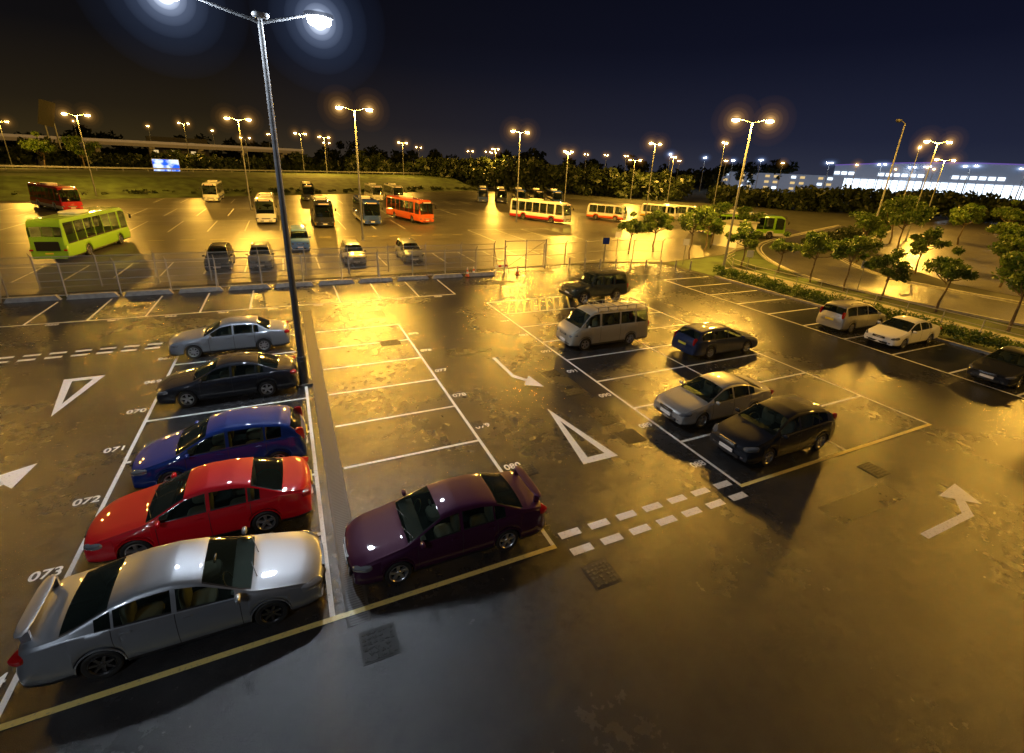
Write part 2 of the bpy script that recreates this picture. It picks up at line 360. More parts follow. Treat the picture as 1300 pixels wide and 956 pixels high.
wagon=mod(hatch,L=4.6,W=.85,xw=(.88,3.5),top=[(0,.58),(.04,.68),(.3,.78),(1.1,.93),(1.9,1.35),(2.3,1.45),(3.4,1.45),(4.1,1.38),(4.45,1.05),(4.57,.92),(4.6,.65)],
  belt=[(0,.5),(.06,.56),(.3,.68),(1.1,.87),(2.5,.92),(4.0,.96),(4.5,.9),(4.6,.6)],win_s=[(1.4,2.3),(2.38,3.25),(3.32,4.1)],win_t=[(1.16,1.9),(4.14,4.42)],seams=[1.34,2.34,3.3],handles=[2.15,3.1],cowl=1.1,seats=[2.1,3.0],hz=.6,tz=.88,mx=1.42)
def racks(mb,L,W,p):
    for sd in(-1,1): mb.tube((.4,sd*.55,1.72),(-1.6,sd*.55,1.72),.02,.02,M_TRIM,6)
mpv=dict(L=4.55,W=.87,zb=.2,R=.32,xw=(.85,3.65),tum=.3,
  top=[(0,.62),(.04,.78),(.3,.9),(.9,1.08),(1.75,1.56),(2.2,1.67),(3.8,1.68),(4.25,1.6),(4.45,1.1),(4.53,.95),(4.55,.65)],
  belt=[(0,.55),(.06,.66),(.3,.8),(1.0,.98),(2.5,1.02),(4.1,1.05),(4.45,.98),(4.55,.62)],
  win_s=[(1.25,2.2),(2.28,3.3),(3.36,4.2)],win_t=[(.98,1.75),(4.28,4.43)],seams=[1.2,2.24,3.33],handles=[2.05,3.15],cowl=.92,seats=[1.95,2.8],hz=.72,tz=1.1,pz=.75,tv=True,mx=1.3,extra=[racks])
def vanrack(mb,L,W,p):
    for sd in(-1,1): mb.tube((1.0,sd*.62,2.1),(-2.1,sd*.62,2.1),.02,.02,M_STEEL,6)
    for x in np.linspace(.9,-2.0,6):
        mb.tube((x,-.68,2.08),(x,.68,2.08),.02,.02,M_STEEL,6)
        for sd in(-1,1): mb.tube((x,sd*.66,1.9),(x,sd*.66,2.12),.02,.02,M_STEEL,5)
van=dict(L=4.7,W=.86,zb=.22,R=.32,xw=(.75,3.5),tum=.14,
  top=[(0,.8),(.03,.95),(.22,1.13),(.45,1.24),(1.0,1.83),(1.3,1.95),(4.45,1.95),(4.6,1.85),(4.68,1.1),(4.7,.6)],
  belt=[(0,.7),(.04,.85),(.25,1.07),(.6,1.16),(2.5,1.18),(4.55,1.18),(4.7,.6)],
  win_s=[(.75,1.55),(1.68,2.75),(2.85,3.7),(3.8,4.45)],win_t=[(.42,1.0),(4.56,4.675)],seams=[1.6,2.8],handles=[1.45,1.75],cowl=.35,seats=[1.3,2.3,3.2],hz=.8,tz=1.0,pz=.7,tv=True,mx=.85,extra=[vanrack],rf=(.4,.84),bow=(.1,.03),p2rows=2)
def suvx(mb,L,W,p):
    mb.tube((-L/2-.05,0,1.0),(-L/2-.25,0,1.0),.36,.36,M_BLK,20)
    for sd in(-1,1): mb.tube((.7,sd*.66,2.02),(-1.9,sd*.66,2.02),.022,.022,M_TRIM,6); mb.rbox((-.1,sd*(W+.02),.5),(2.0,.16,.06),M_TRIM,4)
    for x in(.4,-.5,-1.4): mb.tube((x,-.7,2.04),(x,.7,2.04),.02,.02,M_TRIM,6)
    mb.box((L/2+.1,0,.56),(.14,1.7,.18),M_TRIM)
    mb.box((.55,0,1.26),(.5,.7,.08),p)
suv=dict(L=4.5,W=.89,zb=.42,R=.40,xw=(.8,3.5),tum=.16,gap=.06,
  top=[(0,.85),(.03,1.06),(.2,1.14),(1.3,1.22),(1.72,1.82),(1.9,1.96),(4.2,1.96),(4.38,1.88),(4.47,1.2),(4.5,.75)],
  belt=[(0,.8),(.05,1.0),(.3,1.09),(1.2,1.15),(4.3,1.17),(4.5,.75)],
  win_s=[(1.55,2.3),(2.42,3.2),(3.34,4.22)],win_t=[(1.33,1.74),(4.36,4.46)],seams=[1.48,2.36,3.27],handles=[2.15,3.05],cowl=1.25,seats=[2.05,2.9],hz=.94,tz=1.0,pz=.8,tv=True,mx=1.5,extra=[suvx],rf=(.3,.92),bow=(.05,.03))
def coach(L=11.,Hh=3.25,W=1.22,npan=6,belt=1.35):
    ws=[];a=1.9;pw=(L-2.3)/npan
    ws.append((.35,1.6))
    for i in range(npan): ws.append((a+.04,a+pw-.06)); a+=pw
    return dict(L=L,W=W,zb=.3,R=.48,gap=.07,xw=(2.3,L-3.0),tum=.04,win=.12,step=.5,
     top=[(0,1.3),(.03,1.4),(.16,2.2),(.36,Hh-.22),(.6,Hh),(L-.35,Hh),(L-.15,Hh-.25),(L-.03,1.9),(L,1.4)],
     belt=[(0,1.15),(.04,belt-.1),(.3,belt),(L-.2,belt),(L,1.2)],win_s=ws,win_t=[(.02,.33),(L-.13,L-.04)],
     hz=.75,tz=.95,pz=.7,gw=1.0,bow=(.1,.03),rf=(.5,.88),rr=(.3,.9),p2rows=3,seams=[1.75],handles=[],up=.0,tx=.02)
BUS=coach(); MINI=coach(L=6.8,Hh=2.7,W=1.05,npan=3,belt=1.2); MINI['R']=.4;MINI['xw']=(1.4,5.0)

def paint(name,c,metal=0,rough=.5,spec=.15): return pmat(name,c,rough,metal,1,spec=spec)
P=dict(silver=paint('paint_silver',(.24,.26,.29),.65,.40,.3),red=paint('paint_red',(.48,.002,.010)),blue=paint('paint_blue',(.002,.024,.17)),
 black=paint('paint_black',(.010,.012,.018)),purple=paint('paint_plum',(.045,.008,.035),.2),grey=paint('paint_grey',(.22,.24,.27),.5,.42,.3),
 champ=paint('paint_champagne',(.34,.335,.32),.5,.42,.3),navy=paint('paint_navy',(.02,.03,.07),.2),white=paint('paint_white',(.72,.72,.70)),tan=paint('paint_tan',(.36,.33,.26),.2,.45),
 dkgreen=paint('paint_darkgreen',(.02,.03,.025)),green=paint('bus_green',(.25,.5,.03)),orange=paint('bus_orange',(.62,.10,.02)),bblue=paint('bus_blue',(.02,.05,.25)),lblue=paint('van_blue',(.12,.25,.55)),bred=paint('bus_red',(.5,.02,.03)),yel=paint('bus_yellow',(.65,.42,.04)))
PI=math.pi
def park(name,sp,p,cx,y,face,sx=.945,**k):
    """cx = centre of the car along the bay ; y = centre line ; face -1 / +1"""
    o=vehicle(name,sp,P[p],(cx,y,0),(PI if face<0 else 0)+random.uniform(-.012,.012),**k); o.scale=(sx,1,1); return o
park('parked_sedan',sedan_s,'silver',-2.42,1.13,1,rim=M_RIMD,spoiler=True,ns=7)
park('parked_sedan',sedan,'red',-2.38,3.85,-1,ns=5)
park('parked_hatchback',mod(hatch,W=.86),'blue',-2.25,6.4,-1,.97)
park('parked_sedan',sedan,'black',-2.5,11.45,-1)
park('parked_sedan',merc,'grey',-2.8,16.3,-1,.96,ns=8)
park('parked_sedan',sedan,'purple',2.72,1.15,-1,spoiler=True)
park('parked_sedan',sedan,'champ',14.0,3.75,-1)
park('parked_hatchback',hatch,'black',14.1,1.25,-1,.97)
park('parked_station_wagon',wagon,'navy',19.3,8.65,1,rim=M_RIM)
park('parked_van',van,'tan',14.4,11.6,-1,1)
park('parked_suv',suv,'dkgreen',18.8,18.9,-1,.97)
park('parked_minivan',mpv,'champ',31.0,8.9,1)
park('parked_sedan',sedan,'white',31.1,6.15,-1)
park('parked_sedan',sedan,'black',30.5,1.2,-1)
for x,sp,p in((-5.1,mpv,'black'),(-2.2,mpv,'grey'),(4.9,mpv,'champ'),(9.8,mpv,'silver')):
    vehicle('parked_minivan',sp,P[p],(x,35.6,0),-PI/2,interior=False)
vehicle('parked_van',mod(van,extra=[]),P['lblue'],(.9,43.4,0),-PI/2,interior=False,paint2=P['white'])
bm={}
def bus(x,y,c1,c2,rz=-PI/2,sp=BUS,name='parked_coach'):
    global Hb
    key=(c1,c2,sp is BUS); Hb=3.25 if sp is BUS else 2.7
    if key not in bm: bm[key]=vehicle('coach_body',sp,P[c1],None,0,paint2=P[c2],interior=False,mesh_only=True)
    L=sp['L']; return inst(name,bm[key],(x-math.cos(rz)*L/2,y-math.sin(rz)*L/2,0),rz)
bus(-15.1,50.6,'green','green',PI/2-.14); bus(-26.0,77,'bred','white',-PI/2+.6)
bus(-11.8,93.3,'white','bblue'); bus(-2.4,61.8,'white','bblue'); bus(4.3,57.3,'black','yel'); bus(10.4,59.1,'bblue','white'); bus(18.2,60.5,'orange','orange',-PI/2+.25)
bus(17.8,98.2,'white','yel'); bus(22.2,98.6,'white','yel'); bus(4.4,96.7,'black','green')
for i,(x,y) in enumerate(((41,97),(45,95.5),(49,94),(53,92.6),(57,91))): bus(x,y,'black' if i%2 else 'bblue','bblue',-PI/2-.35)
bus(40.3,58.6,'white','bred',-PI/2+.45); bus(53.5,61.2,'white','orange',-PI/2+.6,MINI,'parked_minibus')
bus(66,62,'white','yel',-PI/2+.5,MINI,'parked_minibus'); bus(70,61,'white','white',-PI/2+.5,MINI,'parked_minibus')
bus(65.5,40.2,'green','white',-.35); bus(67.5,44.6,'white','green',-.35)

# ------------------------------------------------------------------ ground sheets
def sheet(name,pts,z,mat):
    mb=MB(); mb.poly(pts,z,mat); return mb.obj(name,smooth=False)
sheet('ground',[(-2500,-2500),(2500,-2500),(2500,2500),(-2500,2500)],-.03,M_DIRT)
sheet('car_park_asphalt',[(-45,-30),(33.6,-30),(33.6,23.5),(33.0,28.0),(28,30),(-45,28.0)],0,M_ASPH)
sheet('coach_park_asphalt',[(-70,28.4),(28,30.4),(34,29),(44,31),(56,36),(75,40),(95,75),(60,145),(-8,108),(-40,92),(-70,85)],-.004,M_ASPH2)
sheet('grass_verge_ground',[(33.9,-30),(44,-30),(43.5,5),(41.8,12),(41.8,18),(47.3,25),(56,31.6),(60,33.5),(56,35.5),(44,30.8),(34,28.6)],-.012,M_GRASS)
def strip(name,path,w,z,mat,kerb=False,h=.12):
    mb=MB(); L=[];R=[]
    for i,p in enumerate(path):
        a=Vector(path[max(0,i-1)]);b=Vector(path[min(len(path)-1,i+1)]); d=(b-a).normalized(); n=Vector((-d.y,d.x))
        L.append(Vector(p)+n*w/2);R.append(Vector(p)-n*w/2)
    for i in range(len(path)-1):
        mb.poly([tuple(L[i]),tuple(R[i]),tuple(R[i+1]),tuple(L[i+1])],z+h if kerb else z,mat)
        if kerb:
            for A,B in((L[i],L[i+1]),(R[i],R[i+1])): mb.add([(A.x,A.y,z-.03),(B.x,B.y,z-.03),(B.x,B.y,z+h),(A.x,A.y,z+h)],[(0,1,2,3)],mat)
    return mb.obj(name,smooth=False)
def curve(pts,n=8):
    out=[]
    P_=[Vector(p) for p in pts]; P_=[P_[0]*2-P_[1]]+P_+[P_[-1]*2-P_[-2]]
    for i in range(1,len(P_)-2):
        for k in range(n):
            t=k/n; a,b,c,d=P_[i-1:i+3]
            out.append(tuple(.5*((2*b)+(c-a)*t+(2*a-5*b+4*c-d)*t*t+(-a+3*b-3*c+d)*t**3)))
    out.append(tuple(P_[-2])); return out
RC=curve([(100,48),(74,38.5),(60,33),(52,26.5),(47.2,19),(46.8,12),(48.2,4),(50.5,-8),(54,-30)])
strip('curved_road',RC,8.6,.0,M_ROAD)
def off(path,o):
    r=[]
    for i,p in enumerate(path):
        a=Vector(path[max(0,i-1)]);b=Vector(path[min(len(path)-1,i+1)]); d=(b-a).normalized(); n=Vector((-d.y,d.x)); r.append(tuple(Vector(p)+n*o))
    return r
strip('road_kerb',off(RC,-4.45),.25,.0,M_CONC,True); strip('road_kerb',off(RC,4.45),.25,.0,M_CONC,True)
strip('road_edge_marking',off(RC,-4.0),.12,.005,M_MARK); strip('road_edge_marking',off(RC,4.0),.12,.005,M_MARK)
sheet('side_lot_asphalt',[(58,-40),(160,-40),(160,60),(105,48),(74,32),(62,24),(55,14),(55,4)],-.008,M_ASPH2)

mb=MB(); mb.box((33.75,-3.8,.07),(.2,52,.14),M_CONC); mb.obj('planter_kerb',smooth=False)
mb=MB(); mb.box((38.2,-3,.0),(2.2,56,.12),M_PAVE); mb.obj('pavement',smooth=False)

# ------------------------------------------------------------------ markings
mk=MB()
def hl(x0,x1,y,w=.1,m=None): mk.line((x0,y),(x1,y),w,.0075,m or M_MARK)
def vl(x,y0,y1,w=.1): mk.line((x,y0),(x,y1),w,.005,M_MARK)
vl(-5,-.05,17.6);vl(0,-.05,12.4);vl(5,2.5,17.6)
vl(5,0,2.5)
hl(-5.05,5.05,0,.12,M_YMARK)  # white line coloured yellow to carry the sodium light falling on it
for i in range(1,8): hl(-5,0,2.5*i)
for i in range(1,8): hl(.75,5,2.5*i)
hl(-16,10.05,22.8)
for i in range(-6,5): vl(2.5*i,22.8,27.2)
X0,X1,X2=11.3,16.3,21.3
vl(X0,-.05,20.2);vl(X2,-.05,17.6);vl(X1,0,17.5,.08)
hl(X0-.05,X2+.05,0,.12,M_YMARK)  # sodium light put into this line's colour as well
for i in range(1,8): hl(X0,X2 if i<7 else X1,2.5*i)
hl(X0,17,20.2)
for k in range(9):
    a=(X0+.35+k*.55,17.6); b=(X0+.35+k*.55+1.3,20.15)
    mk.line(a,b,.12,.0045,M_YMARK)
vl(28.2,-12,22.5)
for i in range(-5,10): hl(28.2,33.3,2.5*i)
for k in range(7):
    x=5.3+k*.87
    mk.rect(x,.14,x+.58,.36,.006,M_MARK); mk.rect(x,-.42,x+.58,-.2,.006,M_MARK)
for k in range(16):
    x=-5.9-k*.87
    mk.rect(x-.58,17.9,x,18.1,.006,M_MARK); mk.rect(x-.58,17.35,x,17.55,.006,M_MARK)
def tri(cx,y0,y1,w):
    s=1 if y1>y0 else -1
    A=(cx-w/2,y0);B=(cx+w/2,y0);C=(cx,y1)
    a=(cx-w/2+.33,y0+s*.28);b=(cx+w/2-.33,y0+s*.28);c=(cx,y1-s*.95)
    for q in((A,B,b,a),(B,C,c,b),(C,A,a,c)): mk.poly(q,.006,M_MARK)
tri(8.15,2.6,6.1,1.3); tri(-7.85,14.7,11.4,1.3)
def arrow(pts,tx,ty,rot,sx=1,sy=1):
    c,s=math.cos(rot),math.sin(rot)
    for poly in pts: mk.poly([(tx+(sx*x*c-sy*y*s),ty+(sx*x*s+sy*y*c)) for x,y in poly],.006,M_MARK)
bent=[[(-.1,0),(.1,0),(.1,1.6),(-.1,1.75)],[(-.1,1.75),(.1,1.6),(.52,2.05),(.38,2.22)],[(.08,2.42),(.78,1.82),(.92,2.75)]]
bentL=[[(-x,y) for x,y in p][::-1] for p in bent]
arrow(bentL,8.15,11.4,PI,.85,1.3); arrow(bent,-8.1,4.9,0,1.0,1.25)
arrow(bentL,14.1,-3.3,-PI/2,1.0,1.3)
mk.obj('parking_bay_markings',smooth=False)
def numbers(items,name):
    mb=MB()
    for txt,x,y,rz,size in items:
        cu=bpy.data.curves.new('t','FONT'); cu.body=txt; cu.size=size; cu.align_x='CENTER'; cu.align_y='CENTER'; cu.offset=.008
        o=bpy.data.objects.new('t',cu); me=bpy.data.meshes.new_from_object(o)
        c,s=math.cos(rz),math.sin(rz)
        mb.add([(x+v.co.x*c-v.co.y*s,y+v.co.x*s+v.co.y*c,.006) for v in me.vertices],[tuple(p.vertices) for p in me.polygons],M_MARK)
        bpy.data.objects.remove(o)
    mb.obj(name,smooth=False)
it=[('%03d'%(74-i),-5.42,.9+2.5*i,0,.38) for i in range(7)]+[('%03d'%(80-i),5.42,3.3+2.5*i,0,.36) for i in range(6)]+[('%03d'%(88+i),10.9,1.3+2.5*i,0,.36) for i in range(7)]
it+=[('%03d'%(60+i),-11.3+2.5*i,22.5,0,.36) for i in range(9)]
numbers(it,'bay_number_markings')
M_GRATE,nt,out=newmat('drain_grate')
b=nt.nodes.new('ShaderNodeBsdfPrincipled'); geo=nt.nodes.new('ShaderNodeNewGeometry'); wv=nt.nodes.new('ShaderNodeTexWave'); wv.bands_direction='Y'; wv.inputs['Scale'].default_value=5
nt.links.new(geo.outputs['Position'],wv.inputs['Vector']); cr=nt.nodes.new('ShaderNodeValToRGB'); cr.color_ramp.elements[0].color=(.004,.004,.004,1); cr.color_ramp.elements[1].color=(.045,.045,.047,1)
cr.color_ramp.elements[0].position=.35; cr.color_ramp.elements[1].position=.55
nt.links.new(wv.outputs[0],cr.inputs[0]); nt.links.new(cr.outputs[0],b.inputs['Base Color']); b.inputs['Roughness'].default_value=.5; nt.links.new(b.outputs[0],out.inputs[0])
mb=MB(); mb.rect(.30,-.3,.64,21.5,.004,M_GRATE)
mb.rect(.24,-.3,.30,21.5,.0065,M_CONCD); mb.rect(.64,-.3,.70,21.5,.0065,M_CONCD); mb.obj('drain_channel',smooth=False)
M_MAN=pmat('cast_iron',(.035,.035,.035),.33,.5,bump=1,bscale=45)
M_MANB=pmat('cast_iron_base',(.008,.008,.008),.6)
def manhole(x,y,w,h,rz=0):
    mb=MB(); mb.box((0,0,.004),(w+.06,h+.06,.006),M_MANB); mb.box((0,0,.008),(w,h,.008),M_MANB)
    nx=max(2,int(w/.09));ny=max(2,int(h/.09))
    for i in range(nx):
        for j in range(ny):
            if random.random()<.12: continue
            mb.box((-w/2+(i+.5)*w/nx,-h/2+(j+.5)*h/ny,.0155),(w/nx*.72,h/ny*.35 if (i+j)%2 else h/ny*.72,.008),M_MAN,rz=.5 if (i*j)%3 else 0)
    mb.obj('manhole_cover',(x,y,0),rz,smooth=False)
for x,y,w,h in((5.6,-1.1,.62,.62),(.75,-.85,.62,.62),(9.8,4.6,.7,.5),(9.9,7.0,.7,.45),(9.9,3.4,.75,.75),(16.0,-1.0,.6,.6),(5.75,3.0,.5,.5),(9.9,8.9,.6,.5),(5.3,6.,.3,.3),(4,14.8,.9,.7)): manhole(x,y,w,h)
M_PATCH=asphalt('tarmac_patch',(.012,.012,.014),(.022,.022,.023),.22,.34)
mb=MB()
for x0,y0,x1,y1 in((9.4,2.9,10.4,9.4),(-9.6,2,-8.9,9),(6.2,12.2,8.9,13.1),(23.5,3,25.6,4.1),(2.6,19,4.6,20.4),(12.5,-2.2,15.5,-1.5)): mb.rect(x0,y0,x1,y1,.0025,M_PATCH)
mb.obj('tarmac_patches',smooth=False)

# ------------------------------------------------------------------ lamps
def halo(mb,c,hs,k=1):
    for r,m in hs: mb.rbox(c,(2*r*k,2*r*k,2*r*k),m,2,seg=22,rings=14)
def lamp_mesh(name,h,em,arm=1.15,heads=2,lit=True,hs=None):
    mb=MB(); mb.tube((0,0,0),(0,0,.5),.16,.15,M_STEEL,12); mb.tube((0,0,.5),(0,0,h),.115,.06,M_STEEL,12)
    mb.box((0,0,.03),(.5,.5,.06),M_STEEL); mb.box((0,-.14,.9),(.14,.03,.4),M_STEEL)
    for sd in((-1,1) if heads==2 else (1,)):
        mb.tube((0,0,h-.05),(sd*arm*.9,0,h+.22),.045,.035,M_STEEL,8)
        mb.rbox((sd*(arm+.25),0,h+.24),(.85,.34,.17),M_STEEL,3)
        mb.rbox((sd*(arm+.3),0,h+.12),(.66,.36,.28),em if lit else M_TRIM,2.4)
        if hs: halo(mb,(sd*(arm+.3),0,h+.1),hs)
    return mb.mesh(name)
LM=lamp_mesh('sodium_lamp',13,M_SODE,hs=H_SOD); LB=lamp_mesh('added_sodium_lamp',13,M_SODE); LU=lamp_mesh('unlit_lamp',14.6,M_SODE,1.0,1,False); LV=lamp_mesh('sodium_lamp_short',7,M_SODE,hs=H_SOD)
def light(parent,loc,power,col,r=.25):
    ld=bpy.data.lights.new('lamp_light','POINT'); ld.energy=power; ld.color=col; ld.shadow_soft_size=r
    o=bpy.data.objects.new('lamp_light',ld); COL.objects.link(o); o.parent=parent; o.location=loc; return o
PW=9000
def slamp(x,y,h=13,rz=0,p=1.0,two=True,me=None):
    o=inst('added_fill_lamp',me or LM,(x,y,0),rz,(1,1,h/13))
    if p>0:
        if two:
            for sd in(-1,1): light(o,(sd*1.45,0,12.8),PW*p/2,SOD)
        else: light(o,(0,0,12.8),PW*p,SOD,.5)
    return o
slamp(7.4,47.3,13,-.1,3.3); slamp(38,25.2,12.9,-.5,3.1); slamp(35.5,-7,13,PI/2,.6,me=LB)  # plain-headed post is added out of view to light the right foreground
slamp(-26,36,13,0,.8); slamp(33,62,13,.3,2.4,False); slamp(62,66,13,.3,2.4,False); slamp(-29.5,100,13,.2,2.0,False); slamp(-5,80,13,.2,2.2,False)
for x,y,h in((35.7,154,13.3),(68.3,156,13.1),(58.2,89.9,11.6),(101.9,104.7,12.3),(5.9,147,13.9),(12.2,149.6,13.4),(100.3,85.8,15.6),(-29.5,207,17),(-62.4,163,13)):
    slamp(x,y,h,.45,2.4 if y<110 else 2.2,False)
for x,y,h in((115.4,46.1,12.7),(86,34,14),(70,8,13),(94.2,112,11.1)): slamp(x,y,h,-.6,2.6,False)
for x,y,h in((130.2,58.5,15.8),(118,190,14),(125,186,14),(133,182,14),(141,178,14),(60,230,14),(-10,190,13),(-85,200,13),(-100,190,13),(150,130,13),(165,118,13),(170,95,13),(180,80,13),(190,60,13),(20,240,14),(90,210,13),(160,165,13),(75,200,13),(82,197,13),(205,90,13),(220,110,13)):
    slamp(x,y,h,.5,0)
inst('added_fill_lamp',LU,(62.9,26.5,0),PI*.9+.3)
LW=lamp_mesh('white_lamp',14,M_WHTE,hs=H_WHT); LWB=lamp_mesh('added_white_lamp',14,M_WHTE)
for x,y,k in((185,175,1.5),(205,160,1.5),(240,150,1.8),(262,120,1.5),(275,110,2.6),(290,140,1.8),(215,185,1.5),(285,95,2.2),(150,160,1.5),(300,80,1.8),(255,135,2.0)):
    inst('added_fill_lamp',LW,(x,y,0),.9,(k,k,1.0+.06*k))
mb=MB(); h=12.4
mb.tube((0,0,0),(0,0,1.2),.17,.16,M_POLE,14); mb.tube((0,0,1.2),(0,0,h),.125,.075,M_POLE,14); mb.box((0,0,.04),(.55,.55,.08),M_CONCD); mb.box((0,-.17,.8),(.16,.03,.5),M_POLE)
AR=((-1,2.35),(1,1.75))
for sd,ar in AR:
    mb.tube((0,0,h-.1),(sd*(ar-.3),0,h+.35),.05,.04,M_POLE,8); mb.rbox((sd*ar,0,h+.38),(.95,.42,.2),M_POLE,3); mb.rbox((sd*ar,0,h+.24),(.74,.46,.36),M_WHTE,2.4)
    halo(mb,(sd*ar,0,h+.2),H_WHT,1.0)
mb.rbox((0,-.25,h+.05),(.5,.35,.16),M_STEEL,3)
o=mb.obj('added_fill_lamp',(-.05,11.3,0),.12)
for sd,ar in AR: light(o,(sd*ar,0,h+.1),3600,(.80,.89,1.0),.3)
o=inst('added_fill_lamp',LWB,(-12,-12,0),.4,(1,1,.95))  # added post behind the camera, white fill for the near cars
for sd in(-1,1): light(o,(sd*1.45,0,13.8),1200,(.85,.92,1.0),.4)

# ------------------------------------------------------------------ fence, barriers
def meshmat():
    m,nt,out=newmat('chain_link'); N=nt.nodes.new; Lk=nt.links.new
    geo=N('ShaderNodeNewGeometry'); sx=N('ShaderNodeSeparateXYZ'); Lk(geo.outputs['Position'],sx.inputs[0])
    res=[]
    for sg in(1,-1):
        a=N('ShaderNodeMath'); a.operation='MULTIPLY_ADD'; a.inputs[1].default_value=sg; Lk(sx.outputs[2],a.inputs[0])
        Lk(sx.outputs[0],a.inputs[2])
        b=N('ShaderNodeMath'); b.operation='PINGPONG'; b.inputs[1].default_value=.05; Lk(a.outputs[0],b.inputs[0])
        c=N('ShaderNodeMath'); c.operation='LESS_THAN'; c.inputs[1].default_value=.004; Lk(b.outputs[0],c.inputs[0]); res.append(c)
    mx=N('ShaderNodeMath'); mx.operation='MAXIMUM'; Lk(res[0].outputs[0],mx.inputs[0]); Lk(res[1].outputs[0],mx.inputs[1])
    t=N('ShaderNodeBsdfTransparent'); p=N('ShaderNodeBsdfPrincipled'); p.inputs['Base Color'].default_value=(.35,.35,.34,1); p.inputs['Metallic'].default_value=.5; p.inputs['Roughness'].default_value=.5
    ms=N('ShaderNodeMixShader'); Lk(mx.outputs[0],ms.inputs[0]); Lk(t.outputs[0],ms.inputs[1]); Lk(p.outputs[0],ms.inputs[2]); Lk(ms.outputs[0],out.inputs[0]); return m
M_MESH=meshmat()
M_FPOST=pmat('fence_post',(.36,.36,.35),.5,.2)
def fence(path,h=2.0,sp=2.5,name='chain_link_fence'):
    mb=MB()
    for (x0,y0),(x1,y1) in zip(path[:-1],path[1:]):
        d=math.hypot(x1-x0,y1-y0); n=max(1,round(d/sp))
        for i in range(n+1):
            x=x0+(x1-x0)*i/n;y=y0+(y1-y0)*i/n
            mb.tube((x,y,0),(x,y,h+.05),.045,.045,M_FPOST,6)
            mb.tube((x,y,h),(x,y-.3,h+.3),.024,.024,M_FPOST,5)
            if i%4==0: mb.tube((x,y,h*.8),(x,y-.9,.1),.03,.03,M_FPOST,5)
        for z in(.12,h*.5,h): mb.tube((x0,y0,z),(x1,y1,z),.026,.026,M_FPOST,6)
        mb.add([(x0,y0,.1),(x1,y1,.1),(x1,y1,h),(x0,y0,h)],[(0,1,2,3)],M_MESH)
    return mb.obj(name)
fence([(-45,28.4),(-15,28.3),(16.2,28.4)]); fence([(20.5,29.6),(28,31),(34,29.6)])
fence([(-45,30.6),(16.2,30.8)],2.0,3.)
mb=MB()
for i in range(22):
    x=-44+i*2.75
    mb.box((x,27.75,.14),(2.5,.3,.28),M_CONC,taper=.85)
mb.obj('concrete_kerb_barrier',smooth=False)
mb=MB()
for x in(16.4,18.4,20.3): mb.tube((x,28.9,0),(x,28.9,2.6),.05,.05,M_FPOST,8)
for z in(.2,1.3,2.5): mb.tube((16.4,28.9,z),(20.3,28.9,z),.03,.03,M_FPOST,6)
mb.tube((16.4,28.9,.2),(20.3,28.9,2.5),.02,.02,M_FPOST,6)
mb.obj('entrance_gate')
def cone(x,y):
    mb=MB(); mb.box((0,0,.02),(.36,.36,.04),M_BLK)
    zs=[.04,.25,.42,.58,.75]; rs=[.15,.11,.08,.05,.025]
    for k in range(4): mb.tube((0,0,zs[k]),(0,0,zs[k+1]),rs[k],rs[k+1],M_ORANGE if k%2==0 else M_WPLAS,14)
    mb.obj('traffic_cone',(x,y,0))
for x,y in((12.6,27.6),(13.2,27.8),(16.9,27.4)): cone(x,y)
mb=MB()
for x in(-.5,.5): mb.tube((x,0,0),(x,0,.9),.03,.03,M_WPLAS,8)
for k in range(4): mb.box((-.42+.28*k,0,.8),(.27,.04,.16),M_RPLAS if k%2 else M_WPLAS)
mb.obj('road_barrier',(15.4,27.3,0),.1,smooth=False)
for i in range(9):
    mb=MB(); mb.tube((0,0,0),(0,0,.95),.07,.07,M_CONC,10); mb.tube((0,0,.95),(0,0,1.0),.07,.03,M_CONC,10); mb.obj('bollard',(22.5+i*1.35,28.4-i*.45,0))
for x,y,c in((27,29.5,P['bblue']),(31,33,P['white']),(36,21,P['white']),(42,15,P['white']),(35,27.5,M_WPLAS)):
    mb=MB(); mb.tube((0,0,0),(0,0,2.5),.035,.035,M_STEEL,8); mb.box((0,-.05,2.2),(.6,.03,.6),c); mb.obj('traffic_sign',(x,y,0),-.4)
mb=MB(); rp=[(37.1,-25+i*2.0) for i in range(24)]+[(38.0,24.2),(40.5,27.2),(44,29.2)]
for a,b in zip(rp[:-1],rp[1:]):
    for z in(.35,.7,1.05): mb.tube((*a,z),(*b,z),.022,.022,M_FPOST,5)
    mb.tube((*a,0),(*a,1.1),.03,.03,M_FPOST,6)
mb.obj('pedestrian_railing')

